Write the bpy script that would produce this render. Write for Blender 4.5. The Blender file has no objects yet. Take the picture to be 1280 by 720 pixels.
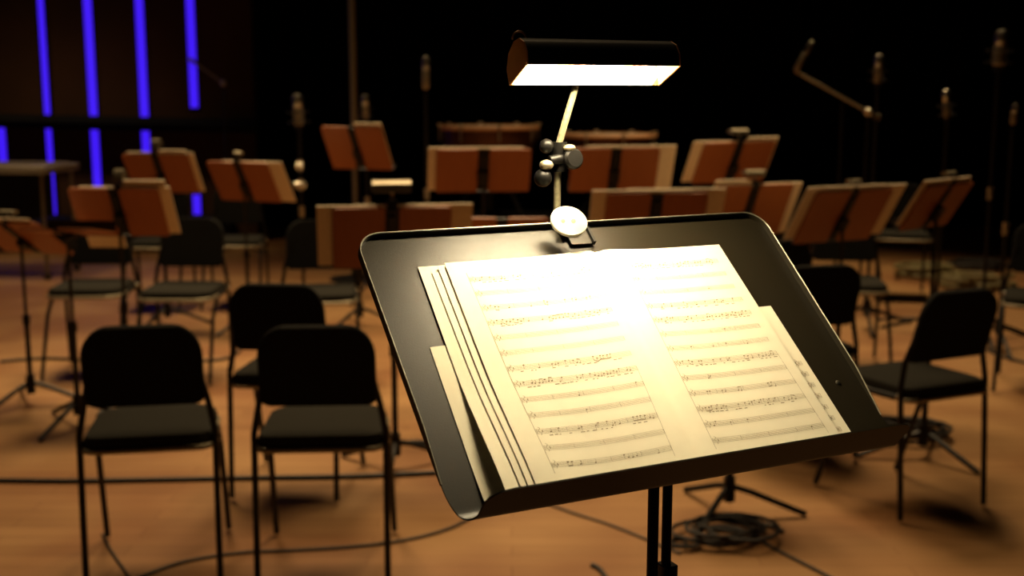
import bpy, math, random
from mathutils import Vector, Matrix
SC = bpy.context.scene
COL = SC.collection
R = math.radians
PI = math.pi
rnd = random.Random(7)

# ------------------------------------------------------------------ camera
F_PX, PITCH, CAM_H = 1490.0, math.atan(245/1490.0), 1.65
cd = bpy.data.cameras.new('camera'); cam = bpy.data.objects.new('camera', cd); COL.objects.link(cam)
cam.location = (0, 0, CAM_H); cam.rotation_euler = (PI/2 - PITCH, 0, 0)
cd.sensor_width = 36; cd.lens = F_PX/1280*36; cd.clip_end = 100; cd.clip_start = .02
cd.dof.use_dof = True; cd.dof.focus_distance = 1.22; cd.dof.aperture_fstop = 5.6
SC.camera = cam
def ray(px, py):
    c, s = math.cos(PITCH), math.sin(PITCH); a = (px-640)/F_PX; b = (360-py)/F_PX
    return Vector((a, c+b*s, -s+b*c))
def at(px, py, Y):                    # the point at depth Y seen at that place of the photo
    d = ray(px, py); return d*(Y/d.y) + Vector((0, 0, CAM_H))
def on_z(px, py, z=0):                # the point at height z
    d = ray(px, py); return d*((z-CAM_H)/d.z) + Vector((0, 0, CAM_H))

# ------------------------------------------------------------------ materials
def mat(name, col, rough=.6, metal=0, emit=None, strength=0, noise=0, nscale=20, spec=.5, bump=0, coat=0):
    m = bpy.data.materials.new(name); m.use_nodes = True
    nt = m.node_tree; b = nt.nodes['Principled BSDF']
    b.inputs['Base Color'].default_value = (*col, 1); b.inputs['Roughness'].default_value = rough
    b.inputs['Metallic'].default_value = metal; b.inputs['Specular IOR Level'].default_value = spec
    if coat: b.inputs['Coat Weight'].default_value = coat
    if emit:
        b.inputs['Emission Color'].default_value = (*emit, 1); b.inputs['Emission Strength'].default_value = strength
    if noise or bump:
        tc = nt.nodes.new('ShaderNodeTexCoord'); n = nt.nodes.new('ShaderNodeTexNoise')
        n.inputs['Scale'].default_value = nscale; n.inputs['Detail'].default_value = 4
        nt.links.new(tc.outputs['Object'], n.inputs['Vector'])
        if noise:
            rp = nt.nodes.new('ShaderNodeValToRGB')
            rp.color_ramp.elements[0].position = .3; rp.color_ramp.elements[1].position = .7
            rp.color_ramp.elements[0].color = (*[c*(1-noise) for c in col], 1)
            rp.color_ramp.elements[1].color = (*[min(1, c*(1+noise)) for c in col], 1)
            nt.links.new(n.outputs['Fac'], rp.inputs['Fac']); nt.links.new(rp.outputs['Color'], b.inputs['Base Color'])
        if bump:
            bp = nt.nodes.new('ShaderNodeBump'); bp.inputs['Strength'].default_value = bump; bp.inputs['Distance'].default_value = .002
            nt.links.new(n.outputs['Fac'], bp.inputs['Height']); nt.links.new(bp.outputs['Normal'], b.inputs['Normal'])
    return m
def veneer():
    m = mat('brown_veneer', (.30, .10, .03), .5)
    nt = m.node_tree; b = nt.nodes['Principled BSDF']
    tc = nt.nodes.new('ShaderNodeTexCoord'); mp = nt.nodes.new('ShaderNodeMapping'); mp.inputs['Scale'].default_value = (60, 6, 4)
    n = nt.nodes.new('ShaderNodeTexNoise'); n.inputs['Scale'].default_value = 1; n.inputs['Detail'].default_value = 5
    rp = nt.nodes.new('ShaderNodeValToRGB')
    rp.color_ramp.elements[0].color = (.29, .082, .018, 1); rp.color_ramp.elements[1].color = (.37, .115, .028, 1)
    nt.links.new(tc.outputs['Object'], mp.inputs['Vector']); nt.links.new(mp.outputs['Vector'], n.inputs['Vector'])
    nt.links.new(n.outputs['Fac'], rp.inputs['Fac']); nt.links.new(rp.outputs['Color'], b.inputs['Base Color'])
    return m
def floor_wood():
    m = mat('stage_floor_wood', (.4, .19, .07), .55, spec=.25)
    nt = m.node_tree; b = nt.nodes['Principled BSDF']; L = nt.links.new
    tc = nt.nodes.new('ShaderNodeTexCoord')
    br = nt.nodes.new('ShaderNodeTexBrick'); br.inputs['Scale'].default_value = 1
    br.inputs['Brick Width'].default_value = 1.4; br.inputs['Row Height'].default_value = .095; br.inputs['Mortar Size'].default_value = .0015
    br.offset = .37
    br.inputs['Color1'].default_value = (.41, .235, .098, 1); br.inputs['Color2'].default_value = (.345, .19, .076, 1)
    br.inputs['Mortar'].default_value = (.20, .085, .025, 1)
    L(tc.outputs['Object'], br.inputs['Vector'])
    mp = nt.nodes.new('ShaderNodeMapping'); mp.inputs['Scale'].default_value = (1.2, 14, 1)
    n = nt.nodes.new('ShaderNodeTexNoise'); n.inputs['Scale'].default_value = 2.5; n.inputs['Detail'].default_value = 6
    L(tc.outputs['Object'], mp.inputs['Vector']); L(mp.outputs['Vector'], n.inputs['Vector'])
    mx = nt.nodes.new('ShaderNodeMixRGB'); mx.blend_type = 'MULTIPLY'; mx.inputs['Fac'].default_value = .5
    rp = nt.nodes.new('ShaderNodeValToRGB'); rp.color_ramp.elements[0].color = (.55, .5, .45, 1); rp.color_ramp.elements[1].color = (1.1, 1.08, 1.05, 1)
    L(n.outputs['Fac'], rp.inputs['Fac']); L(br.outputs['Color'], mx.inputs['Color1']); L(rp.outputs['Color'], mx.inputs['Color2'])
    # broad reddish-dark patches put soft floor shadows into the wood colour
    n2 = nt.nodes.new('ShaderNodeTexNoise'); n2.inputs['Scale'].default_value = 1.1; n2.inputs['Detail'].default_value = 2
    L(tc.outputs['Object'], n2.inputs['Vector'])
    r2 = nt.nodes.new('ShaderNodeValToRGB'); r2.color_ramp.elements[0].position = .38; r2.color_ramp.elements[1].position = .6
    r2.color_ramp.elements[0].color = (.70, .58, .52, 1); r2.color_ramp.elements[1].color = (1, 1, 1, 1)
    m2 = nt.nodes.new('ShaderNodeMixRGB'); m2.blend_type = 'MULTIPLY'; m2.inputs['Fac'].default_value = 1
    L(n2.outputs['Fac'], r2.inputs['Fac']); L(mx.outputs['Color'], m2.inputs['Color1']); L(r2.outputs['Color'], m2.inputs['Color2'])
    L(m2.outputs['Color'], b.inputs['Base Color'])
    return m
M = dict(
    floor=floor_wood(), veneer=veneer(),
    curtain=mat('black_curtain', (.004, .004, .004), 1, spec=0, noise=.3, nscale=3),
    panel=mat('dark_brown_wall_panel', (.055, .024, .010), .8, spec=.2, noise=.15, nscale=2),
    riser=mat('black_riser', (.006, .006, .006), .9, spec=.1, noise=.2),
    black=mat('black_painted_steel', (.008, .007, .006), .45, spec=.3, noise=.1, nscale=40),
    desk=mat('black_powder_coat', (.015, .0115, .006), .42, spec=.26, bump=.08, nscale=900, noise=.06),
    rim=mat('edge_highlight_steel', (.30, .27, .20), .4, .6, noise=.15, nscale=120),
    fabric=mat('black_upholstery', (.010, .010, .009), .95, spec=.15, noise=.2, nscale=300),
    seat=mat('charcoal_upholstery', (.019, .018, .014), .95, spec=.1, noise=.2, nscale=300),
    chrome=mat('brushed_steel', (.62, .58, .48), .3, 1, noise=.08, nscale=60),
    nickel=mat('white_nickel', (.85, .80, .66), .35, .5, noise=.05, nscale=80),
    paper=mat('cream_paper', (.82, .76, .60), .85, spec=.15, noise=.02, nscale=60),
    ink=mat('printed_ink', (.24, .19, .11), .9, spec=.1, noise=.2, nscale=200),
    tan=mat('tan_paper', (.82, .70, .52), .9, spec=.1, noise=.05, nscale=30),
    hood=mat('black_lamp_enamel', (.004, .0035, .003), .4, spec=.18, noise=.1, nscale=60),
    copper=mat('brown_lamp_liner', (.42, .20, .09), .45, .3, noise=.1, nscale=60),
    cap=mat('lightened_brown_cap', (.80, .36, .13), .6, noise=.05, nscale=60),  # opaque brown, lightened to put the lamp's bloom into the colour
    stem=mat('lamp_stem_nickel', (.30, .27, .17), .45, .55, noise=.25, nscale=250),
    glow=mat('lit_diffuser', (.9, .85, .7), .6, emit=(1, .82, .50), strength=232, noise=.02),
    blue=mat('blue_led_strip', (.02, .01, .1), .6, emit=(.055, .012, 1), strength=.95, noise=.02),
    micbody=mat('dull_nickel', (.30, .26, .18), .45, .8, noise=.15, nscale=80),
    brass=mat('copper_kettle', (.10, .040, .022), .4, .5, noise=.1, nscale=20),
    hoop=mat('orange_wood_hoop', (.55, .26, .10), .5, noise=.15, nscale=30),
    skin=mat('drum_head', (.62, .50, .36), .7, noise=.05, nscale=10),
    bars=mat('pale_metal_bars', (.42, .36, .26), .45, .3, noise=.08, nscale=20),
    rubber=mat('black_cable_rubber', (.018, .014, .011), .6, noise=.1, nscale=80),
    olive=mat('olive_cable', (.16, .13, .05), .6, noise=.2, nscale=60),
)

# ------------------------------------------------------------------ mesh builder
class MB:
    def __init__(s): s.v = []; s.f = []; s.m = []; s.x = Matrix()
    def add(s, vs, fs, mi=0):
        o = len(s.v); s.v += [tuple(s.x @ Vector(v)) for v in vs]
        for f in fs: s.f.append(tuple(o+i for i in f)); s.m.append(mi)
        return s
    def box(s, c, size, mi=0, bev=0):
        x, y, z = c; a, b, h = (q/2 for q in size)
        if bev > 0:
            return s.prism(rrect(size[0], size[1], bev, 3, (x, y)), z-h, z+h, mi)
        vs = [(x+i*a, y+j*b, z+k*h) for k in (-1, 1) for i, j in ((-1, -1), (1, -1), (1, 1), (-1, 1))]
        return s.add(vs, [(3, 2, 1, 0), (4, 5, 6, 7), (0, 1, 5, 4), (1, 2, 6, 5), (2, 3, 7, 6), (3, 0, 4, 7)], mi)
    def prism(s, pts, z0, z1, mi=0):
        n = len(pts); vs = [(p[0], p[1], z0) for p in pts]+[(p[0], p[1], z1) for p in pts]
        fs = [tuple(range(n-1, -1, -1)), tuple(range(n, 2*n))]+[(i, (i+1) % n, n+(i+1) % n, n+i) for i in range(n)]
        return s.add(vs, fs, mi)
    def tube(s, pts, r, seg=10, mi=0, closed=False):
        P = [Vector(p) for p in pts]; n = len(P); rs = r if isinstance(r, (list, tuple)) else [r]*n
        rings = []; nrm = None
        for i, p in enumerate(P):
            if closed: t = P[(i+1) % n]-P[i-1]
            else: t = (P[min(i+1, n-1)]-P[max(i-1, 0)])
            t.normalize()
            if nrm is None:
                nrm = t.cross(Vector((0, 0, 1)) if abs(t.z) < .9 else Vector((1, 0, 0)))
            nrm = (nrm-t*nrm.dot(t)).normalized(); b = t.cross(nrm)
            rings.append([p+(nrm*math.cos(2*PI*k/seg)+b*math.sin(2*PI*k/seg))*rs[i] for k in range(seg)])
        vs = [tuple(q) for rg in rings for q in rg]; fs = []
        for i in range(n if closed else n-1):
            j = (i+1) % n
            for k in range(seg):
                fs.append((i*seg+k, i*seg+(k+1) % seg, j*seg+(k+1) % seg, j*seg+k))
        if not closed:
            fs.append(tuple(range(seg-1, -1, -1))); fs.append(tuple((n-1)*seg+k for k in range(seg)))
        return s.add(vs, fs, mi)
    def lathe(s, prof, seg=24, mi=0):
        n = len(prof); vs = [(r*math.cos(2*PI*k/seg), r*math.sin(2*PI*k/seg), z) for r, z in prof for k in range(seg)]
        fs = [(i*seg+k, i*seg+(k+1) % seg, (i+1)*seg+(k+1) % seg, (i+1)*seg+k) for i in range(n-1) for k in range(seg)]
        fs += [tuple(range(seg-1, -1, -1)), tuple((n-1)*seg+k for k in range(seg))]
        return s.add(vs, fs, mi)
    def ball(s, c, r, mi=0, sq=(1, 1, 1)):
        old = s.x; s.x = old @ Matrix.Translation(c) @ Matrix.Diagonal((*sq, 1))
        s.lathe([(max(.02, math.sin(PI*i/8))*r, -math.cos(PI*i/8)*r) for i in range(9)], 14, mi); s.x = old
        return s
    def grid(s, fn, nu, nv, mi=0):
        vs = [fn(i/nu, j/nv) for j in range(nv+1) for i in range(nu+1)]
        fs = [(j*(nu+1)+i, j*(nu+1)+i+1, (j+1)*(nu+1)+i+1, (j+1)*(nu+1)+i) for j in range(nv) for i in range(nu)]
        return s.add(vs, fs, mi)
    def build(s, name, mats, parent=None, smooth=True, ang=35, bevel=0):
        me = bpy.data.meshes.new(name); me.from_pydata(s.v, [], s.f); me.update()
        for m in (mats if isinstance(mats, (list, tuple)) else [mats]): me.materials.append(m)
        me.polygons.foreach_set('material_index', s.m)
        if smooth:
            me.polygons.foreach_set('use_smooth', [True]*len(me.polygons)); me.set_sharp_from_angle(angle=R(ang))
        o = bpy.data.objects.new(name, me); COL.objects.link(o)
        if parent: o.parent = parent
        if bevel:
            b = o.modifiers.new('bevel', 'BEVEL'); b.width = bevel; b.segments = 2; b.limit_method = 'ANGLE'; b.angle_limit = R(40)
        return o
def rrect(w, h, r, n=5, c=(0, 0)):
    rs = r if isinstance(r, (list, tuple)) else (r, r, r, r)    # br, tr, tl, bl
    out = []
    for (sx, sy, a0), q in zip(((1, -1, -90), (1, 1, 0), (-1, 1, 90), (-1, -1, 180)), rs):
        cx, cy = c[0]+sx*(w/2-q), c[1]+sy*(h/2-q)
        for i in range(n+1):
            a = R(a0+90*i/n); out.append((cx+q*math.cos(a), cy+q*math.sin(a)))
    return out
def tag(o, label, cat, group=None, kind=None):
    o['label'] = label
    if cat: o['category'] = cat
    if group: o['group'] = group
    if kind: o['kind'] = kind
    return o
def thing(name, loc, rz, label, cat, group=None):
    o = bpy.data.objects.new(name, None); COL.objects.link(o); o.empty_display_size = .1
    o.location = loc; o.rotation_euler = (0, 0, rz)
    return tag(o, label, cat, group)
def copy_tree(o, parent=None):
    c = o.copy(); COL.objects.link(c)
    if parent: c.parent = parent
    for ch in list(o.children): copy_tree(ch, c)
    return c
def frame(origin, x, y, z):
    m = Matrix.Identity(4)
    for i, a in enumerate((x, y, z)):
        for k in range(3): m[k][i] = a[k]
    for k in range(3): m[k][3] = origin[k]
    return m

# ------------------------------------------------------------------ setting
def struct(o): o['kind'] = 'structure'; return o
struct(MB().box((0, 8, -.05), (20, 20, .1)).build('floor', M['floor'], smooth=False))
w = MB()                                       # black drape in folds
def fold(u, v):
    x = -9+18*u; return (x, 14.6+.10*math.sin(x*9)+.05*math.sin(x*23), v*6)
w.grid(fold, 400, 2)
struct(w.build('wall_back', M['curtain']))
struct(MB().box((6.6, 8, 3), (.1, 13, 6)).build('wall_right', M['curtain'], smooth=False))
WL = 13.2                                       # the panelled wall with the blue light strips
x0 = at(318, 150, WL).x
pn = MB(); pn.box(((x0-9)/2, WL+.06, 2.6), (9+x0, .12, 5.2))
struct(pn.build('wall_left', M['panel'], smooth=False))
struct(MB().box((x0-.03, WL-.016, 2.6), (.06, .03, 5.2)).build('trim_2', M['panel'], smooth=False))
rl = MB(); a = at(-40, 150, WL-.35); b_ = at(322, 158, WL-.35)
rl.tube([(a.x, a.y, a.z+.0), (b_.x, b_.y, b_.z-.0)], .075, 4)
rl.box(((a.x+b_.x)/2, WL-.17, (a.z+b_.z)/2), (b_.x-a.x, .34, .05))
struct(rl.build('trim_1', M['riser'], smooth=False))
for i, (px, zt, zb, lab) in enumerate(((4, 1.30, .3, 'short blue light strip at the far left edge, below the black rail only'),
        (56, 4.6, .3, 'dimmer blue light strip on the brown wall, second from the left edge'),
        (114, 4.6, .3, 'bright blue light strip right of the dimmer one on the brown wall'),
        (178, 4.6, .3, 'third tall blue light strip, ending behind a lamp-topped music stand'),
        (241, 4.6, 1.47, 'rightmost tall blue light strip, crossed by a boom microphone, ending above the rail'),
        (247, .54, .3, 'stub of blue light low between the music stands, under the rightmost tall strip'))):
    X = at(px, (182, 70, 70, 70, 70, 257)[i], WL).x
    t = thing('led_strip', (X, WL, zb), 0, lab, 'light strip', 'blue light strips on the left wall')
    hh = zt-zb
    MB().box((0, -.012, hh/2), (.11, .024, hh)).build('housing', M['riser'], t, smooth=False)
    MB().box((0, -.028, hh/2), (.06 if i == 1 else .085, .012, hh-.02), 0).build('diffuser', M['blue'], t, smooth=False)
ry = 10.9
struct(MB().box((-5.9, 12.75, .15), (5.6, .9, .3)).build('stage_riser', M['riser'], smooth=False))  # low black platform added to keep blue strip light off the floor
struct(MB().box((.6, ry+.9, .2), (3.6, 1.8, .4)).build('stage_riser', M['riser'], smooth=False))

# ------------------------------------------------------------------ conductor's stand
YAW, TILT = .4684, .7232
r_ = Vector((math.cos(YAW), math.sin(YAW), 0)); bk = Vector((-math.sin(YAW), math.cos(YAW), 0))
upv = bk*math.cos(TILT)+Vector((0, 0, math.sin(TILT))); nv = r_.cross(upv)
DO = Vector((.1788, 1.0849, CAM_H-.3663))
W_, H_ = .508, .3324
base = DO+r_*.015+bk*.09; base.z = 0
st = thing('music_stand', base, YAW, 'large black metal music stand in front, holding the lit open score', 'music stand')
oL = Vector((-.015, -.09, DO.z)); ct, sn = math.cos(TILT), math.sin(TILT)
DL = frame(oL, (1, 0, 0), (0, ct, sn), (0, -sn, ct))       # desk coordinates u, v, n in the stand's own frame
# plate with a folded-up shelf
d = MB(); d.x = DL
TK = .0016
prof = [(.022, 0)]                             # (v, n) centre line: shelf edge -> fold -> plate
fr = .012
line = [(0, .052), (0, .04), (0, .028)]
for k in range(6):
    a = R(180+90*k/5); line.append((fr+fr*math.cos(a), fr+fr*math.sin(a)))
line += [(.016, 0), (.02, 0), (.025, 0), (.03, 0), (.035, 0), (.04, 0), (.06, 0), (.18, 0), (H_-.03, 0), (H_-.012, 0), (H_, 0)]
INSET = .016
def half(v, n):                                # half width along the outline: rounded corners at the top, bottom and at the shelf's rim
    if n > .030 and v < .02:
        q = max(0, n-.034)/.018; return W_/2-INSET-.022*(1-math.sqrt(max(0, 1-q*q)))
    if v < .040:
        q = min(1, (.040-v)/.040); return W_/2-INSET*(1-math.sqrt(max(0, 1-q*q)))
    if v > H_-.026:
        q = (v-(H_-.026))/.026; return W_/2-.026*(1-math.sqrt(max(0, 1-q*q)))
    return W_/2
line2 = []
for (v, n), (v2, n2) in zip(line, line[1:]):
    m = 6 if (v > H_-.04 or n > .02) else 1
    for k in range(m): line2.append((v+(v2-v)*k/m, n+(n2-n)*k/m))
line2.append(line[-1])
NU = 24
def nrm(i):
    a = Vector(line2[max(i-1, 0)]); b = Vector(line2[min(i+1, len(line2)-1)]); t = (b-a).normalized(); return Vector((t.y, -t.x))
vs = []
for side in (0, 1):
    for i, (v, n) in enumerate(line2):
        q = nrm(i)*TK*(-.5 if side == 0 else .5); hw = half(v, n)
        vs += [((2*k/NU-1)*hw, v+q.x, n+q.y) for k in range(NU+1)]
N1 = NU+1; nl = len(line2); fs = []
for i in range(nl-1):
    for k in range(NU):
        a = i*N1+k; fs.append((a, a+1, a+N1+1, a+N1)); b = a+nl*N1; fs.append((b+N1, b+N1+1, b+1, b))
    for k in (0, NU):
        a = i*N1+k; fs.append((a, a+N1, a+N1+nl*N1, a+nl*N1) if k == 0 else (a+N1, a, a+nl*N1, a+N1+nl*N1))
for i in (0, nl-1):
    for k in range(NU):
        a = i*N1+k; fs.append((a+1, a, a+nl*N1, a+1+nl*N1) if i == 0 else (a, a+1, a+1+nl*N1, a+nl*N1))
d.add(vs, fs)
desk = d.build('desk', M['desk'], st, ang=50)
# turned-up border along top and sides
rim_pts = [(-W_/2, .042), (-W_/2, .1), (-W_/2, .2), (-W_/2, H_-.026)]
for k in range(1, 8): a = R(180-90*k/8); rim_pts.append((-W_/2+.026+.026*math.cos(a), H_-.026+.026*math.sin(a)))
rim_pts += [(-W_/2+.026, H_), (0, H_), (W_/2-.026, H_)]
for k in range(1, 8): a = R(90-90*k/8); rim_pts.append((W_/2-.026+.026*math.cos(a), H_-.026+.026*math.sin(a)))
rim_pts += [(W_/2, H_-.026), (W_/2, .2), (W_/2, .1), (W_/2, .042)]
rb = MB(); rb.x = DL; re = MB(); re.x = DL
n = len(rim_pts); hs = [.0075]*n; hs[0] = hs[-1] = .001
vs = []
for i, (u, v) in enumerate(rim_pts):
    a = Vector(rim_pts[max(i-1, 0)]); b = Vector(rim_pts[min(i+1, n-1)]); t = (b-a).normalized(); q = Vector((-t.y, t.x))
    vs += [(u+q.x*.0007, v+q.y*.0007, -.001), (u+q.x*.0007, v+q.y*.0007, hs[i]), (u-q.x*.0011, v-q.y*.0011, hs[i]), (u-q.x*.0011, v-q.y*.0011, -.001)]
fs = [(i*4+k, i*4+(k+1) % 4, i*4+4+(k+1) % 4, i*4+4+k) for i in range(n-1) for k in range(4)]+[(3, 2, 1, 0), tuple(4*n-4+k for k in range(4))]
rb.add(vs, fs); border = rb.build('border', M['desk'], desk, ang=60)
re.tube([(u, v, hs[i]) for i, (u, v) in enumerate(rim_pts)], .0008, 6)  # thin bright bead stands in for the highlight along the border
tag(re.build('border_edge', M['rim'], desk), 'bright edge of the border with its highlight painted in', None)
sc = MB(); sc.x = DL                            # a small screw head near the right edge of the desk
sc.lathe([(.0026, .0005), (.0026, .0016), (.0016, .0022)], 12); o = sc.build('screw', M['chrome'], desk)
o.location = DL.to_3x3() @ Vector((.224, .088, 0))
# bracket and post
k = MB(); k.x = DL
k.box((.015, .12, -.012), (.07, .09, .022), bev=.006); k.box((.015, .12, -.026), (.03, .06, .02), bev=.004)
k.build('bracket', M['black'], st, bevel=.001)
p = MB(); p.tube([(-.0075, 0, .035), (-.0075, 0, 1.335)], .0058, 14); p.build('post', M['black'], st)
p = MB(); p.tube([(.0095, 0, .9), (.0095, 0, 1.335)], .0052, 14); p.build('inner_rod', M['black'], st)
p = MB(); p.box((.003, 0, 1.30), (.036, .018, .05), bev=.004); p.box((-.021, -.004, 1.298), (.012, .012, .012), bev=.002); p.build('clamp', M['black'], st, bevel=.0015)
p = MB(); p.box((.0115, 0, 1.121), (.016, .02, .09), bev=.004); p.build('collar', M['black'], st, bevel=.0015)
for q in range(3):
    a = R(30+120*q); p = MB(); p.tube([(0, 0, .10), (.07*math.cos(a), .07*math.sin(a), .085), (.30*math.cos(a), .30*math.sin(a), .012)], .011, 10); p.build('leg', M['black'], st)
p = MB(); p.tube([(-.002, 0, .05), (-.002, 0, .14)], .022, 14); p.build('hub', M['black'], st)

# ------------------------------------------------------------------ sheets of music on the stand
DW = frame(DO, r_, upv, nv)
def music(mb, hf, us, u1, v1, v0, rows, seed, skew=(0, 0), left_line=True):
    """staves, notes, bar lines and words printed on the page (material slot 1)"""
    q = random.Random(seed)
    def quad(a, b, c, e): mb.add([(x, y, hf(x, y)+.00022) for x, y in (a, b, c, e)], [(0, 1, 2, 3)], 1)
    def hline(ua, ub, v, t, n=6):
        for i in range(n):
            x = ua+(ub-ua)*i/n; y = ua+(ub-ua)*(i+1)/n; quad((x, v-t/2), (y, v-t/2), (y, v+t/2), (x, v+t/2))
    for j in range(rows):
        dens = (.15, .7, .1, .5, .85, .12, .1, .6, .9, .2)[(j+seed) % 10]
        vc = v1-(v1-v0)*(j+.5)/rows; s = .0013
        f = 1-(j+.5)/rows
        ua = us+skew[0]*(1-f); ub = u1+skew[1]*(1-f)
        for k in range(5): hline(ua, ub, vc+(k-2)*s, .00021)
        quad((ua, vc-2*s), (ua+.0004, vc-2*s), (ua+.0004, vc+2*s), (ua, vc+2*s))
        for a in range(9):                                # a curled clef
            x = ua+.0030+.0011*math.sin(a*1.1); y = vc+(a-4)*.8*s; quad((x, y), (x+.0005, y), (x+.0005+.0011*math.cos(a*1.1), y+.8*s), (x+.0011*math.cos(a*1.1), y+.8*s))
        quad((ua+.0058, vc-.9*s), (ua+.0066, vc-.9*s), (ua+.0066, vc+.9*s), (ua+.0058, vc+.9*s))
        nb = 4
        for b in range(1, nb+1):
            x = ua+(ub-ua)*b/nb; quad((x-.0002, vc-2*s), (x+.0001, vc-2*s), (x+.0001, vc+2*s), (x-.0002, vc+2*s))
        x = ua+.010; beam = 0; px = None
        while x < ub-.004:
            if q.random() < dens:
                y = vc+q.randint(-4, 4)*s/2; hw, hh = .0011, .00075
                mb.add([(x+hw*math.cos(a*PI/3), y+hh*math.sin(a*PI/3), hf(x, y)+.00024) for a in range(6)], [tuple(range(6))], 1)
                dn = 1 if y < vc else -1; ye = y+dn*.0042
                quad((x+.0008*dn, min(y, ye)), (x+.0008*dn+.0003, min(y, ye)), (x+.0008*dn+.0003, max(y, ye)), (x+.0008*dn, max(y, ye)))
                if px and q.random() < .6 and px[2] == dn:
                    quad((px[0]+.0008*dn, px[1]-.0004), (x+.0008*dn+.0003, ye-.0004), (x+.0008*dn+.0003, ye+.0004), (px[0]+.0008*dn, px[1]+.0004))
                px = (x, ye, dn); x += q.choice((.0032, .0036, .0045))
            else:
                px = None; x += q.choice((.005, .008, .012))
        if dens > .5:                                 # a line of dots and dashes under the staff
            x = ua+.012
            while x < ub-.006:
                l = q.uniform(.0015, .005); yy = vc-.0052+q.uniform(-.0002, .0002)
                if q.random() < .7: quad((x, yy), (x+l, yy), (x+l, yy+.0008), (x, yy+.0008))
                x += l+q.uniform(.001, .004)
    if left_line:
        for j in range(12):
            a, b = j/12, (j+1)/12; va, vb = v1-(v1-v0)*a, v1-(v1-v0)*b; ua, ub = us+skew[0]*a-.0012, us+skew[0]*b-.0012
            quad((ub, vb), (ub+.0004, vb), (ua+.0004, va), (ua, va))
            ua, ub = u1+skew[1]*a, u1+skew[1]*b
            if j > 6: quad((ub, vb), (ub+.0003, vb), (ua+.0003, va), (ua, va))
def sheet(corners, hf, label, prints=(), nu=22, nvv=22):
    """corners: bl, br, tr, tl in desk u, v"""
    bl, br, tr, tl = (Vector(c) for c in corners)
    c0 = (bl+br+tr+tl)/4; mb = MB()
    T = DW @ Matrix.Translation((c0.x, c0.y, 0))
    def pos(a, b): return (bl*(1-a)+br*a)*(1-b)+(tl*(1-a)+tr*a)*b
    def top(a, b): p = pos(a, b); return (p.x, p.y, hf(p.x, p.y))
    mb.grid(top, nu, nvv)
    mb.grid(lambda a, b: (lambda p: (p.x, p.y, hf(p.x, p.y)-.00035))(pos(1-a, b)), nu, nvv)
    per = [(i/nu, 0) for i in range(nu)]+[(1, j/nvv) for j in range(nvv)]+[(1-i/nu, 1) for i in range(nu)]+[(0, 1-j/nvv) for j in range(nvv)]
    vs = [top(*q) for q in per]; m = len(vs); vs += [(x, y, z-.00035) for x, y, z in vs]
    mb.add(vs, [(i+m, (i+1) % m+m, (i+1) % m, i) for i in range(m)])
    for pr in prints: music(mb, hf, **pr)
    mb.v = [(x-c0.x, y-c0.y, z) for x, y, z in mb.v]
    o = mb.build('sheet_music', [M['paper'], M['ink']], None, ang=60); o.matrix_world = T
    return tag(o, label, 'sheet music', 'sheets of music on the front stand')
def sm(x): x = max(0, min(1, x)); return x*x*(3-2*x)
BOT = .0045
sheet([(-.222, BOT), (-.012, BOT), (-.012, .189), (-.217, .189)], lambda u, v: .0016+.010*sm((.06-v)/.08)*sm((-.19-u+.06)/.1)*.3,
      'cream sheet lowest on the left of the music stand, under the pile')
sheet([(.0, BOT), (.2035, BOT), (.196, .197), (.0, .199)], lambda u, v: .0018,
      'cream printed sheet sticking out lower right from under the open score',
      [dict(us=.182, u1=.192, v1=.125, v0=.025, rows=7, seed=5, skew=(.0, .0), left_line=False)])
sheet([(-.205, BOT), (.0, BOT), (.0, .288), (-.198, .288)], lambda u, v: .0026+.013*sm((-.13-u)/.08)*sm((.16-v)/.15),
      'cream sheet curling up at its lower left corner, outermost of the left pile')
sheet([(-.189, BOT), (.004, BOT), (.004, .286), (-.186, .279)], lambda u, v: .0036+.011*sm((-.10-u)/.09)*sm((.16-v)/.15),
      'cream sheet second from the top at the left of the music pile')
sheet([(-.182, BOT), (.004, BOT), (.004, .287), (-.178, .284)], lambda u, v: .0047+.011*sm((-.10-u)/.09)*sm((.16-v)/.15),
      'cream sheet directly under the open score, its left edge showing')
GU = .008
def hs_(u, v):
    g = abs(u-GU); return .0062+.0045*math.exp(-(g/.05)**2)-.004*math.exp(-(g/.006)**2)+(.010*sm((-.09-u)/.09)*sm((.16-v)/.15) if u < GU else 0)
sheet([(-.175, BOT), (.184, BOT), (.171, .287), (-.170, .288)], hs_, 'open printed score with two facing pages, brightest sheet under the lamp',
      [dict(us=-.150, u1=-.006, v1=.273, v0=.028, rows=13, seed=1, skew=(.0, -.014)),
       dict(us=.036, u1=.156, v1=.273, v0=.028, rows=13, seed=4, skew=(-.007, .014))], nu=60, nvv=26)

# ------------------------------------------------------------------ lit lamp on the conductor's stand
C = DO+r_*(-.008)+upv*H_
lp = thing('stand_light', C, YAW, 'lit clip-on lamp with black hood shining on the open score', 'lamp')
inv = (Matrix.Translation(C) @ Matrix.Rotation(YAW, 4, 'Z')).inverted()
def L(px, py, Y): return inv @ at(px, py, Y)
h = MB(); LN = .181
F0 = inv @ at(638, 107, 1.24)
pf = [(0, 0), (-.006, .016), (-.002, .032), (.010, .044), (.022, .047), (.032, .043), (.0385, .0335), (.0400, .0205)]
def hp(u, s, z): return (F0.x+u, F0.y-s, F0.z+z)
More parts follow.
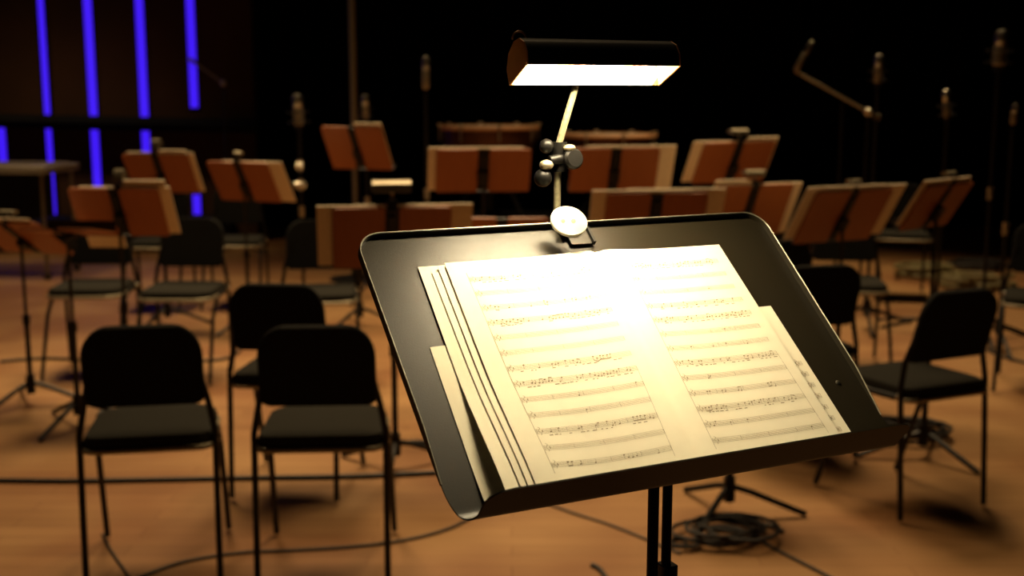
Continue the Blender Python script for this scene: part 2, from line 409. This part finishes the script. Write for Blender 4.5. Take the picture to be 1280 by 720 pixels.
# curved shell with thickness
ins = [(.0015, .001), (-.0035, .016), (.0002, .0305), (.0112, .0418), (.0216, .0447), (.0305, .0412), (.0367, .0327), (.0384, .0205)]
m = len(pf)
for pr, flip, mi in ((pf, False, 0), (ins, True, 1)):
    vs = [hp(u, s, z) for u in (0, LN) for s, z in pr]
    fs = [((i, i+1, m+i+1, m+i) if flip else (m+i, m+i+1, i+1, i)) for i in range(m-1)]
    h.add(vs, fs, mi)
for i in (0, m-1):
    h.add([hp(0, *pf[i]), hp(LN, *pf[i]), hp(LN, *ins[i]), hp(0, *ins[i])], [(0, 1, 2, 3)], 0)
hood = h.build('hood', [M['hood'], M['copper']], lp, ang=50)
for u0, u1 in ((-.0015, .0005), (LN-.0005, LN+.0015)):
    e = MB(); vs = [hp(u, s, z) for u in (u0, u1) for s, z in pf]
    e.add(vs, [tuple(range(m)), tuple(range(2*m-1, m-1, -1))]+[(i, m+i, m+(i+1) % m, (i+1) % m) for i in range(m)])
    tag(e.build('end_cap', M['cap'], hood, smooth=False), 'brown end cap', None)
e = MB(); cx = hp(.004, .012, .048)
e.tube([(cx[0]+.010*math.cos(R(a))*.8, cx[1], cx[2]-.002+.008*math.sin(R(a))) for a in range(-60, 200, 20)], .0011, 8)
e.build('vent_hook', M['copper'], hood)
g = MB()
a0, a1 = (.0022, .0012), (.0345, .0150)
vs = [hp(u, s-.001*q, z+.003*q) for q in (0, 1) for u, (s, z) in ((.004, a0), (LN-.010, a0), (LN-.021, a1), (.004, a1))]
g.add(vs, [(3, 2, 1, 0), (4, 5, 6, 7), (0, 1, 5, 4), (1, 2, 6, 5), (2, 3, 7, 6), (3, 0, 4, 7)])
tag(g.build('diffuser', M['glow'], lp, smooth=False), 'glowing warm white light panel', None)
Ys, Yt = 1.305, 1.275
s1 = L(722, 99, 1.288); s0 = L(698, 182, 1.30)
e = MB(); e.tube([tuple(s0), tuple(s1)], .0036, 12); e.build('upper_stem', M['stem'], lp)
e = MB(); e.tube([tuple(s1-Vector((0, .0, .001))), tuple(s1+Vector((0, -.002, .012)))], .0055, 12); e.build('hood_socket', M['hood'], lp)
j = L(699, 196, 1.30)
e = MB(); e.tube([tuple(j+Vector((0, 0, -.016))), tuple(j+Vector((0, 0, .016)))], .0085, 14)
e.tube([tuple(j+Vector((-.014, -.004, -.004))), tuple(j+Vector((.014, -.006, 0)))], .006, 12)
joint = e.build('joint', M['hood'], lp)
e = MB(); e.x = Matrix.Translation(j+Vector((.010, -.012, -.002))) @ Matrix.Rotation(R(80), 4, 'X')
e.lathe([(.008, -.006), (.0115, -.003), (.0115, .003), (.009, .006)], 18); e.build('knob', M['hood'], joint)
e = MB(); e.ball(tuple(j+Vector((.006, -.012, .010))), .0055, sq=(1.3, 1, .7)); e.build('thumb_screw', M['micbody'], joint)
e = MB(); e.ball(tuple(j+Vector((-.019, -.006, -.008))), .0072, sq=(1.1, 1, .8)); e.build('thumb_screw', M['micbody'], joint)
e = MB(); e.ball(tuple(j+Vector((-.021, -.002, -.022))), .010); e.ball(tuple(j+Vector((-.017, -.002, .012))), .008); e.build('knob', M['hood'], joint)
q0, q1 = L(697, 212, 1.30), L(696, 268, 1.30)
e = MB(); e.tube([tuple(q0), tuple(q1)], .0040, 12); e.build('lower_stem', M['stem'], lp)
dc = L(711, 277, 1.268)
nd = Vector((-.30, -.84, .45)).normalized(); xd = Vector((1, 0, 0)); xd = (xd-nd*xd.dot(nd)).normalized(); yd = nd.cross(xd)
e = MB(); e.x = frame(dc, xd, yd, nd) @ Matrix.Rotation(R(-30), 4, 'Z') @ Matrix.Diagonal((1.14, .94, 1, 1))
e.lathe([(.0165, -.004), (.0178, -.002), (.0178, .0012), (.0165, .0022)], 32); disc = e.build('clamp_disc', M['nickel'], lp)
for sx in (-1, 1):
    e = MB(); e.x = frame(dc, xd, yd, nd) @ Matrix.Translation((.0055*sx-.001, -.001*sx, .0022)); e.lathe([(.0026, 0), (.0026, .0002), (.0012, .0003)], 12)
    e.build('screw', M['micbody'], disc)
e = MB(); e.x = inv @ DW
e.box((-.010, H_-.004, .010), (.026, .022, .010), bev=.003); e.box((-.010, H_+.006, .002), (.026, .006, .024), bev=.002); e.box((-.008, H_-.006, -.005), (.026, .03, .006), bev=.002)
e.build('clip', M['hood'], lp, bevel=.0008)
e = MB(); e.x = inv @ DW; e.box((-.002, H_-.020, .0035), (.026, .02, .003), bev=.002); jaw = e.build('front_jaw', M['desk'], lp)
e = MB(); e.x = inv @ DW; e.box((.0125, H_-.020, .006), (.003, .022, .006)); e.build('jaw_lip', M['hood'], jaw)

# ------------------------------------------------------------------ orchestra stands
def small_lamp(pos, yaw, label, k=1.0, fw=1.0, fh=1.0):
    t = thing('stand_light', pos, yaw, label, 'lamp', 'unlit clip-on lamps on the orchestra stands')
    MB().box((0, 0, .004*k), (.03*k, .028*k, .03*k), bev=.004*k).build('clip', M['black'], t)
    MB().tube([(0, .005, .01*k), (0, .012, .03*k), (0, .03*k, .045*k)], .005*k, 8).build('neck', M['chrome'], t)
    b = MB(); pr = [(-.03, -.012), (-.026, .012), (-.008, .022), (.014, .018), (.03, .002)]; n = len(pr)
    vs = [(x*k*fw, .03*k+y*k, .052*k+z*k*fh) for x in (-.055, .055) for y, z in pr]
    vs += [(x*k*fw*.96, .03*k+y*k*.88, .050*k+z*k*fh*.88) for x in (-.055, .055) for y, z in pr]
    fs = []
    for i in range(n-1): fs += [(i, i+1, n+i+1, n+i), (3*n+i, 3*n+i+1, 2*n+i+1, 2*n+i)]
    fs += [tuple(range(n-1, -1, -1)), tuple(range(n, 2*n))]
    fs += [(0, n, 3*n, 2*n), (2*n-1, n-1, 3*n-1, 4*n-1)]
    b.add(vs, fs); b.build('hood', M['micbody'], t, ang=40)
    return t
def bg_stand(px, py, Y, w, hgt, yaw, tilt, label, sheets=(), lamp=None, lampk=1.0, slab=None, legrot=20):
    yaw = R(yaw); tl = R(tilt)
    c = at(px, py, Y)
    t = thing('music_stand', (c.x, c.y, 0), yaw, label, 'music stand', 'orchestra music stands')
    zc = c.z; s, co = math.sin(tl), math.cos(tl)
    D = frame((0, 0, zc), (1, 0, 0), (0, -s, co), (0, -co, -s))     # third axis points out of the back, at the camera
    pw = w*.44
    for sx in (-1, 1):
        b = MB(); b.x = D @ Matrix.Translation((sx*(w/2-pw/2), 0, 0)) @ Matrix.Identity(4)
        b.prism(rrect(pw, hgt, (.012, .02, .012, .012) if sx > 0 else (.012, .012, .02, .012)), -.006, .006)
        b.build('back_panel', M['veneer'], t, bevel=.0015)
    b = MB(); b.x = D
    b.box((0, 0, -.003), (w*.12+.01, hgt*.96, .006)); b.box((0, -.01, .006), (.03, hgt*.8, .016), bev=.004)
    b.box((0, -hgt*.12, .02), (.05, .07, .03), bev=.006)
    b.build('spine', M['black'], t)
    b = MB(); b.x = D; b.box((0, -hgt/2-.004, -.03), (w*.98, .006, .062)); b.box((0, -hgt/2+.006, -.06), (w*.98, .02, .004)); b.build('ledge', M['black'], t)
    zp = zc-.06
    MB().tube([(0, .0, .1), (0, 0, zp*.55)], .014, 10).build('outer_tube', M['black'], t)
    b = MB(); b.tube([(0, 0, zp*.55), (0, 0, zp), (0, -.02, zp+.03)], .009, 10); b.build('post', M['black'], t)
    MB().tube([(0, 0, zp*.55-.025), (0, 0, zp*.55+.025)], .02, 12).build('collar', M['black'], t)
    MB().tube([(0, 0, .06), (0, 0, .16)], .024, 12).build('hub', M['black'], t)
    for q in range(3):
        a = R(legrot+120*q); b = MB()
        b.tube([(.01*math.cos(a), .01*math.sin(a), .12), (.08*math.cos(a), .08*math.sin(a), .10), (.30*math.cos(a), .30*math.sin(a), .013)], .0125, 8); b.build('leg', M['black'], t)
    W = Matrix.Translation((c.x, c.y, 0)) @ Matrix.Rotation(yaw, 4, 'Z') @ D
    for i, (du, dv, sw, sh, lab) in enumerate(sheets):
        du *= 1.35; dv *= 1.25
        b = MB(); b.prism(rrect(sw, sh, .002, 1), -.003, .003)
        o = b.build('sheet_music', M['tan'], None, smooth=False)
        o.matrix_world = W @ Matrix.Translation((du, dv, -.011-.007*i))
        tag(o, lab, 'sheet music', 'sheets of music on the orchestra stands')
    if lamp:
        p = W @ Vector((lamp[1] if isinstance(lamp, tuple) else 0, hgt/2, -.004)); small_lamp(p, yaw, lamp[0] if isinstance(lamp, tuple) else lamp, lampk, *(lamp[2:] if isinstance(lamp, tuple) else ()))
    return t
# px, py of the desk's centre, depth, size, yaw, tilt from upright
bg_stand(149, 265, 6.2, .475, .30, -3, 30, 'brown-backed music stand at left, behind the leftmost black chair, lamp on top',
    [(.043, .004, .475, .295, 'tan sheets sticking out right of the stand behind the leftmost chair'), (-.09, -.108, .20, .22, 'tan sheet hanging below the left panel of the stand behind the leftmost chair'), (.12, .022, .22, .31, 'tan sheet showing over the right panel of that leftmost upright stand')],
    ('small clip-on lamp on the stand behind the leftmost black chair', .03, .45, 2.0), 1.0)
bg_stand(201, 217, 8.4, .50, .315, -12, 30, 'brown-backed music stand before the third blue strip, lamp on top',
    [(.03, .008, .50, .32, 'tan sheets sticking out right of the stand before the blue strips'), (.1, .028, .2, .30, 'tan sheet rising above the right panel of the stand before the blue strips')],
    ('small clip-on lamp on the stand before the blue strips', .0, .5, 1.8), 1.15)
bg_stand(305, 227, 8.2, .50, .32, -24, 30, 'brown-backed music stand right of the blue strips, wide paper edge on its right',
    [(.09, .0, .48, .32, 'wide pale sheets sticking out right of the stand right of the blue strips')],
    ('small clip-on lamp on the stand right of the blue strips', .0, .55, 1.2), .9)
bg_stand(446, 185, 8.4, .485, .34, -24, 28, 'tallest orange-brown music stand, above the dark gap left of the centre',
    [(.1, .022, .22, .33, 'tan sheet rising above the right panel of the tallest stand')])
bg_stand(604, 213, 6.3, .50, .25, 8, 24, 'brown-backed music stand left of the lamp stem, squared and upright',
    [(-.03, .004, .50, .25, 'tan sheets edging left of the stand left of the lamp stem')])
bg_stand(768, 212, 6.6, .49, .265, 9, 24, 'brown-backed music stand right of the lamp stem, wide paper edge on its right',
    [(.065, .006, .50, .265, 'pale sheets sticking out right of the stand right of the lamp stem')])
bg_stand(818, 275, 5.7, .49, .30, 6, 26, 'low brown music stand half hidden behind the front desk, right of the clamp',
    [(-.055, .008, .48, .30, 'pale sheets sticking out left of the low stand behind the front desk'), (.07, .01, .48, .30, 'pale sheets sticking out right of the low stand behind the front desk')])
bg_stand(917, 203, 7.3, .50, .29, 22, 30, 'highest brown music stand right of the front lamp',
    [(-.05, .004, .5, .285, 'pale sheets sticking out left of the highest stand at right'), (.12, .022, .22, .28, 'tan sheet above the right panel of the highest stand at right')],
    ('small clip-on lamp on the highest stand at right', -.0), 1.05)
bg_stand(935, 263, 6.5, .475, .33, 20, 28, 'brown music stand behind the upper right corner of the front desk',
    [(.045, .0, .47, .33, 'tan sheets sticking out right of the stand behind the front desk corner'), (-.1, .022, .22, .32, 'tan sheet over the left panel of the stand behind the front desk corner')],
    ('small clip-on lamp on the stand behind the front desk corner', .0), 1.05)
bg_stand(1054, 270, 6.0, .50, .32, 27, 32, 'broad brown music stand right of the front desk, paper edges on both sides',
    [(-.045, .018, .5, .32, 'tan sheets edging left and top of the broad stand right of the front desk'), (.085, .01, .46, .32, 'pale sheets sticking out right of the broad stand right of the front desk')],
    ('small clip-on lamp on the broad stand right of the front desk', 0), .7)
bg_stand(1171, 257, 5.25, .40, .235, 42, 32, 'rightmost brown music stand, turned sharply to the right',
    [(-.025, .018, .40, .235, 'tan sheets above and left of the rightmost stand')],
    ('small clip-on lamp on the rightmost stand', .02), .7)
bg_stand(490, 297, 5.1, .505, .305, 9, 26, 'large brown music stand behind the upper left corner of the front desk',
    [(-.05, .006, .5, .30, 'tan sheets sticking out left of the large stand behind the front desk'), (.07, .008, .5, .29, 'tan sheets sticking out right of the large stand behind the front desk')],
    ('larger clip-on lamp on the stand behind the upper left of the front desk', -.0), 1.5)
bg_stand(628, 302, 5.7, .44, .27, 0, 26, 'brown music stand mostly hidden behind the front desk left of its clamp')
bg_stand(26, 297, 6.2, .44, .33, -18, 55, 'low brown music stand at the left edge, tilted nearly flat',
    [(-.02, .02, .42, .33, 'tan sheets on the low tilted stand at the left edge')], ('small clip-on lamp on the low stand at the left edge', .03), .8)
bg_stand(84, 289, 5.78, .36, .30, -6, 80, 'flat-tilted music stand between the low left one and the upright one')
bg_stand(916, 470, 4.5, .46, .30, 6, 30, 'music stand whose tripod base shows on the floor below the right of the front desk', legrot=-10)

# ------------------------------------------------------------------ chairs
def make_chair(label):
    t = thing('chair', (0, 0, 0), 0, label, 'chair', 'black orchestra chairs')
    # origin at the middle of the rear feet, facing +y
    b = MB()
    def bp(u, v):                      # curved backrest
        x = -.205+.41*u; return x, .035+.03*(1-((x/.205)**2))-.07*v
    NUx, NV = 14, 8; pts = []
    out = rrect(.39, .25, (.03, .095, .095, .03), 8)
    for sgn in (-1, 1):
        for (x, z) in out: pts.append((x, .03+.035*(1-(x/.205)**2)-.08*(z+.125)/.25+sgn*.016, .678+z))
    n = len(out)
    fs = [tuple(range(n)), tuple(range(2*n-1, n-1, -1))]+[((i+1) % n, i, n+i, n+(i+1) % n) for i in range(n)]
    b.add(pts, fs); b.build('backrest', M['fabric'], t, ang=50, bevel=.009)
    b = MB(); pts = []; o2 = rrect(.425, .42, (.05, .09, .09, .05), 6)
    rings = [(1, .43), (1.0, .455), (.97, .468), (.90, .474), (.5, .477)]
    for k, z in rings: pts += [(x*k, .21+y*k, z-.004*((y*k+.21)/.42)) for x, y in o2]
    m = len(o2); fs = [tuple(range(m-1, -1, -1)), tuple(range(m*(len(rings)-1), m*len(rings)))]
    for q in range(len(rings)-1): fs += [(q*m+i, q*m+(i+1) % m, (q+1)*m+(i+1) % m, (q+1)*m+i) for i in range(m)]
    b.add(pts, fs); seat = b.build('seat', M['seat'], t, ang=40)
    b = MB(); b.tube([(x*1.01, .21+y*1.02, .428) for x, y in o2], .009, 8, closed=True); b.build('seat_frame', M['micbody'], seat)
    for sx in (-1, 1):
        b = MB(); b.tube([(sx*.222, 0, .012), (sx*.222, .022, .30), (sx*.222, .035, .47), (sx*.204, .038, .555), (sx*.183, .018, .63), (sx*.170, .012, .68)], .0115, 10)
        rear = b.build('rear_leg', M['black'], t)
        b = MB(); b.tube([(sx*.226, .50, .012), (sx*.218, .36, .33), (sx*.216, .25, .425), (sx*.214, .06, .43)], .0115, 10)
        b.build('front_leg', M['black'], t)
        b = MB(); b.ball((sx*.222, .042, .438), .013); b.build('bracket', M['chrome'], rear)
    return t
ch0 = [None]
def chair(x, y, yaw, label):
    if ch0[0] is None: ch0[0] = t = make_chair(label); t.scale = (.98, 1, 1.13)
    else: t = copy_tree(ch0[0])
    t.location = (x, y, 0); t.rotation_euler = (0, 0, R(yaw)); t['label'] = label
    return t
chair(-1.205, 3.80, 10.5, 'nearest black chair at far left, seen from behind')
chair(-.636, 3.80, 3.5, 'black chair seen from behind, next to the lower left of the front desk')
chair(-.928, 4.65, -5, 'black chair half hidden behind the one beside the front desk')
chair(1.700, 4.50, 25, 'black chair at right with the whole backrest and seat in view, turned left')
chair(1.345, 5.16, 14, 'black chair behind the right edge of the front desk')
chair(1.34, 6.05, 8, 'black chair back peeping over the chair at the right desk edge')
def fchair(px, Yf, yaw, label):       # chairs facing the camera: Yf = depth of the front edge
    X = at(px, 360, Yf).x; a = R(180+yaw)
    # origin is at the rear feet: step back from the front
    return chair(X+math.sin(a)*.42, Yf-math.cos(a)*.42, 180+yaw, label)
fchair(100, 6.75, 2, 'empty chair facing us, beside the low flat stands at left')
fchair(214, 6.65, -2, 'empty chair facing us, behind the leftmost upright stand')
fchair(398, 6.55, 8, 'empty chair facing us, behind the half hidden black chair')
fchair(1068, 6.9, -6, 'empty chair facing us, under the broad stand at right')
fchair(1306, 6.4, -25, 'empty chair facing us, cut off by the right edge')
fchair(190, 8.9, 0, 'farther empty chair before the blue strips, seen between stand legs')
fchair(290, 9.0, 4, 'farther empty chair beside the right blue strip')
fchair(1130, 9.4, -8, 'farther empty chair showing between the broad right stand and the rightmost one')

# ------------------------------------------------------------------ microphones and their stands
def mic_stand(x, y, h, label, boom=None, yaw=0, r=.012):
    t = thing('microphone_stand', (x, y, 0), 0, label, 'microphone stand', 'microphone stands')
    MB().tube([(0, 0, .08), (0, 0, h)], r, 10).build('pole', M['black'], t)
    MB().tube([(0, 0, .1), (0, 0, .2)], .028, 12).build('hub', M['black'], t)
    for q in range(3):
        a = R(yaw+20+120*q); MB().tube([(0, 0, .15), (.38*math.cos(a), .38*math.sin(a), .013)], .012, 8).build('leg', M['black'], t)
    if boom:
        b0, b1 = (Vector(q)-Vector((x, y, 0)) for q in boom)
        MB().tube([tuple(b0), tuple(b1)], .011, 10).build('boom_arm', M['micbody'], t)
        MB().ball((0, 0, h), .032).build('clutch', M['chrome'], t)
        MB().ball(tuple(b1), .03).build('counterweight', M['micbody'], t)
    else:
        MB().tube([(0, 0, h*.55-.04), (0, 0, h*.55+.04)], .022, 10).build('collar', M['chrome'], t)
    return t
def mic(p0, p1, label, r=.026, mount=True):
    p0, p1 = Vector(p0), Vector(p1); ln = (p1-p0).length
    t = bpy.data.objects.new('microphone', None); COL.objects.link(t); t.location = p0
    t.rotation_euler = (p1-p0).to_track_quat('Z', 'Y').to_euler()
    tag(t, label, 'microphone', 'microphones above the orchestra')
    MB().lathe([(r*.6, 0), (r, .02), (r, ln*.55), (r*.9, ln*.57)], 16).build('body', M['micbody'], t)
    MB().lathe([(r*.85, ln*.56), (r*1.02, ln*.62), (r*1.02, ln*.88), (r*.75, ln*.97), (r*.3, ln)], 16).build('grille', M['chrome'], t)
    if mount:
        b = MB(); R1 = r*2.1
        for z in (ln*.12, ln*.45): b.tube([(R1*math.cos(a*PI/8), R1*math.sin(a*PI/8), z) for a in range(16)], .004, 6, closed=True)
        for a in range(4): b.tube([(R1*math.cos(a*PI/2+.4), R1*math.sin(a*PI/2+.4), ln*.12), (r*math.cos(a*PI/2+.8), r*math.sin(a*PI/2+.8), ln*.28), (R1*math.cos(a*PI/2+1.2), R1*math.sin(a*PI/2+1.2), ln*.45)], .003, 5)
        b.tube([(0, 0, -.025), (0, 0, .01)], r*.8, 10)
        b.build('shock_mount', M['black'], t)
    return t
Y = 9.2
p = at(1085, 140, Y); q = at(994, 89, Y)
mic_stand(p.x, p.y, p.z, 'boom microphone stand at right reaching up to the left', (q, p+(p-q)*.12), 10)
mic(q, at(1016, 51, Y), 'tilted microphone at the raised end of the right boom arm', .022, False)
p = at(1097, 105, 8.3); mic_stand(p.x, p.y, p.z-.02, 'microphone stand behind the broad right stand, straight pole')
mic(p, p+Vector((0, 0, .20)), 'upright microphone right of the boom arm', .03)
p = at(1184, 148, 8.0); mic_stand(p.x, p.y, p.z-.02, 'straight microphone stand above the rightmost music stand')
mic(p, p+Vector((-.02, 0, .19)), 'small upright microphone above the rightmost music stand', .026)
p = at(1248, 84, 7.9); mic_stand(p.x, p.y, p.z-.02, 'tall microphone stand near the right edge')
mic(p, p+Vector((.01, 0, .24)), 'large upright microphone high near the right edge', .042)
p = at(1266, 156, 7.6); mic_stand(p.x, p.y, p.z-.02, 'lower microphone stand at the right edge behind the tall one')
mic(p, p+Vector((.01, 0, .13)), 'small low microphone at the right edge', .02, False)
p = at(1053, 128, 9.6); mic_stand(p.x, p.y, p.z, 'plain thin stand pole in the dark left of the boom clutch')
p = at(532, 112, 8.8); mic_stand(p.x, p.y, p.z-.02, 'straight microphone stand left of the front lamp')
mic(p, p+Vector((.005, 0, .24)), 'long thin microphone left of the front lamp', .026, False)
p = at(457, 150, 9.6); mic_stand(p.x, p.y, p.z-.02, 'microphone stand behind the tallest music stand')
mic(p, p+Vector((0, 0, .20)), 'upright microphone above the tallest music stand', .03)
p = at(374, 158, 9.0); ms = mic_stand(p.x, p.y, p.z-.02, 'microphone stand between the blue strips and the tallest music stand')
for yy, ww in ((207, .05), (231, .085)):  # chrome clamps added to this pole for its glints
    z = at(374, yy, 9.0).z
    b = MB(); b.tube([(-ww/2, -.02, z), (ww/2, -.02, z)], .024, 12); b.tube([(0, 0, z-.04), (0, 0, z+.04)], .022, 10); b.build('clamp', M['chrome'], ms)
mic(p, p+Vector((-.01, 0, .24)), 'upright microphone with glinting mount beside the wall panel edge', .04)
p = at(279, 104, 12.0); q = at(246, 80, 12.0)
mic_stand(p.x, p.y, p.z-.0, 'boom stand before the brown wall at left', (q, p+(p-q)*.02))
mic(q, q+(q-p)*.3, 'small microphone on the boom crossing the right blue strip', .02, False)
p = at(441, 60, 10.5)
t = thing('pole', (p.x, p.y, 0), 0, 'tall slim grey pole rising out of the picture left of centre', 'pole')
MB().tube([(0, 0, .02), (0, 0, 4.6)], .030, 12).build('shaft', M['micbody'], t)
MB().lathe([(.25, 0), (.25, .015), (.06, .03), (.05, .12)], 24).build('base', M['black'], t)

# ------------------------------------------------------------------ percussion
def timpani(px, py, Y, rad, label, riser):
    p = at(px, py, Y); t = thing('kettledrum', (p.x, p.y, riser), 0, label, 'drum', 'kettledrums at the back')
    h = p.z-riser
    MB().lathe([(.10, h-.46), (rad*.55, h-.43), (rad*.85, h-.30), (rad*.97, h-.12), (rad*.98, h-.03)], 36).build('kettle', M['brass'], t)
    MB().lathe([(rad*.97, h-.025), (rad*.97, h-.004), (rad*.5, h), (.01, h)], 36).build('drum_head', M['skin'], t)
    MB().tube([(rad*math.cos(a*PI/20), rad*math.sin(a*PI/20), h-.012) for a in range(40)], .018, 8, closed=True).build('hoop', M['hoop'], t)
    hp_ = t.children[-1]
    for k in range(8):
        a = R(45*k+12); b = MB(); x, y = (rad+.02)*math.cos(a), (rad+.02)*math.sin(a)
        b.tube([(x, y, h-.13), (x, y, h+.012)], .008, 8); b.box((x, y, h+.02), (.05, .012, .014)); b.build('tension_rod', M['chrome'], hp_)
    for k in range(3):
        a = R(90+120*k); MB().tube([(.3*rad*math.cos(a), .3*rad*math.sin(a), h-.44), (rad*.85*math.cos(a), rad*.85*math.sin(a), .02)], .02, 8).build('leg', M['black'], t)
    MB().lathe([(.16, .03), (.16, .08), (.05, .12), (.05, h-.45)], 20).build('base', M['black'], t)
timpani(612, 158, 11.5, .46, 'kettledrum at the back left of the front lamp stem', .4)
timpani(762, 168, 11.6, .44, 'kettledrum at the back right of the front lamp stem', .4)
p = at(8, 206, 10.8)
t = thing('vibraphone', (p.x, p.y, 0), R(-6), 'mallet keyboard with pale bars at the left edge, below the blue strips', 'percussion')
for row, (y0, n) in enumerate(((-.17, 18), (.14, 15))):
    b = MB()
    for k in range(n): b.box((-.47+k*.055*18/n, y0, p.z+.01*row), (.045, .30-.08*row, .014), bev=.004)
    b.build('bars', M['bars'], t, smooth=False)
b = MB(); b.box((0, -.33, p.z-.03), (1.02, .025, .06)); b.box((0, .33, p.z-.03), (1.02, .025, .06)); b.box((-.51, 0, p.z-.03), (.03, .68, .06)); b.box((.51, 0, p.z-.03), (.03, .68, .06)); b.build('frame', M['bars'], t, bevel=.004)
b = MB()
for k in range(18): b.tube([(-.47+k*.055, -.14, p.z-.05), (-.47+k*.055, -.14, p.z-.42-.22*(1-k/18))], .027, 10)
b.build('resonators', M['black'], t)
for sx in (-1, 1):
    for sy in (-1, 1):
        b = MB(); b.tube([(sx*.47, sy*.28, p.z-.05), (sx*.47, sy*.28, .04)], .018, 8); lg = b.build('leg', M['micbody'], t)
        b = MB(); b.x = Matrix.Translation((sx*.47, sy*.28, .035)) @ Matrix.Rotation(PI/2, 4, 'X'); b.lathe([(.034, -.012), (.035, 0), (.034, .012)], 16); b.build('caster', M['black'], lg)

# ------------------------------------------------------------------ cables
def smooth_path(P, n=10):
    P = [Vector(p) for p in P]; out = []
    for i in range(len(P)-1):
        a, b, c, d_ = P[max(i-1, 0)], P[i], P[i+1], P[min(i+2, len(P)-1)]
        for k in range(n):
            t = k/n; out.append(.5*((2*b)+(c-a)*t+(2*a-5*b+4*c-d_)*t*t+(3*b-a-3*c+d_)*t**3))
    out.append(P[-1]); return out
def cable(pix, r, label, m='rubber'):
    P = smooth_path([on_z(x, y, r) for x, y in pix])
    c = P[len(P)//2].copy(); c.z = 0
    b = MB(); b.tube([tuple(p-c) for p in P], r, 8); o = b.build('cable', M[m]); o.location = c
    tag(o, label, 'cable', 'cables on the stage floor')
cable([(-20, 600), (90, 601), (220, 599), (330, 597), (450, 595), (560, 590), (640, 588)], .011, 'thick black cable running straight across the floor behind the near chairs')
cable([(172, 722), (230, 702), (300, 691), (360, 688), (430, 684), (500, 676), (560, 661), (600, 640)], .006, 'thin cable curving toward the lower left corner of the front desk')
cable([(128, 668), (140, 690), (158, 716), (170, 735)], .005, 'thin cable beside the front leg of the leftmost chair')
cable([(940, 668), (965, 684), (1000, 702), (1045, 725)], .006, 'cable trailing from the coil toward the bottom edge at right')
cable([(600, 598), (660, 620), (713, 640), (760, 655), (803, 672), (850, 692)], .005, 'thin cable passing left of the front stand post')
cable([(480, 558), (520, 552), (560, 556), (620, 570)], .010, 'dark cable left of the front desk, behind the second chair')
cable([(0, 452), (60, 448), (150, 452), (270, 450), (300, 438)], .010, 'cable far back between the left chairs')
cable([(1095, 400), (1130, 398), (1180, 404), (1240, 440), (1290, 455)], .010, 'cable across the floor behind the right chair')
cable([(739, 706), (745, 708), (753, 715), (768, 738)], .008, 'short dark cable end at the bottom left of the front stand post')
def coil(px, py, rad, turns, r, label, m='rubber', sq=.8, seed=1):
    c = on_z(px, py, 0); q = random.Random(seed); P = []
    for i in range(turns*14):
        a = i/14*2*PI; k = rad*(1+.30*math.sin(a*.37+seed)+.10*math.sin(a*2.3+seed))
        P.append((k*math.cos(a)+rad*.3*math.sin(a*.21+seed), k*sq*math.sin(a)+rad*.25*math.cos(a*.29), r+2*r*(i/14)*.5+.004*q.random()))
    b = MB(); b.tube(P, r, 8); o = b.build('cable_coil', M[m]); o.location = c
    tag(o, label, 'cable coil', 'coiled cables on the stage floor')
coil(908, 672, .135, 6, .008, 'loose coil of black cable before the tripod base at right', seed=2)
coil(853, 684, .045, 2, .007, 'small loop of black cable left of the larger coil', seed=5)
coil(1135, 545, .16, 7, .009, 'heap of black cable under the right chair', seed=3)
coil(1157, 348, .20, 5, .02, 'olive cable heap far back at right', 'olive', seed=4)
coil(1216, 360, .22, 6, .018, 'second olive cable heap, nearer the right chair', 'olive', seed=6)
coil(1225, 338, .2, 4, .018, 'dark cable heap at the back right below the mic stands', seed=8)

# ------------------------------------------------------------------ light: warm stage lights overhead, lamp on the stand, blue strips
def spot(loc, tgt, e, size, blend, radius, col=(1, .70, .37)):
    l = bpy.data.lights.new('stage_spot', 'SPOT'); l.energy = e; l.spot_size = R(size); l.spot_blend = blend; l.shadow_soft_size = radius; l.color = col
    o = bpy.data.objects.new('stage_spot', l); COL.objects.link(o); o.location = loc
    o.rotation_euler = (Vector(tgt)-Vector(loc)).to_track_quat('-Z', 'Y').to_euler()
spot((-2.2, 7.2, 6.5), (-1.7, 4.9, 0), 960, 66, .8, .8)
spot((1.6, 7.6, 6.5), (1.6, 5.3, 0), 890, 64, .8, .8)
spot((-.3, 9.2, 6.5), (-.3, 7.0, 0), 1100, 60, .8, .7)
spot((3.0, 10.6, 6.5), (2.4, 9.4, 0), 1300, 58, .8, .7)
spot((-3.2, 10.0, 6.5), (-2.4, 8.6, 0), 1100, 56, .8, .7)
spot((.2, 4.8, 6.5), (.1, 2.8, 0), 390, 54, .9, .8)
spot((.6, 9.4, 6.5), (.6, 11.6, 1.2), 420, 34, .8, .4)  # extra spot added to brighten the kettledrums
spot((-5.6, 9.2, 6.5), (-5.0, 11.6, 1.0), 560, 46, .8, .4)  # dim extra spot added to brighten the vibraphone and brown wall
wd = bpy.data.worlds.new('dark_hall'); SC.world = wd; wd.use_nodes = True
wd.node_tree.nodes['Background'].inputs['Color'].default_value = (.9, .55, .3, 1)
wd.node_tree.nodes['Background'].inputs['Strength'].default_value = .003
SC.view_settings.view_transform = 'Standard'; SC.view_settings.look = 'None'
SC.view_settings.exposure = 0; SC.view_settings.gamma = 1; SC.view_settings.use_curve_mapping = False
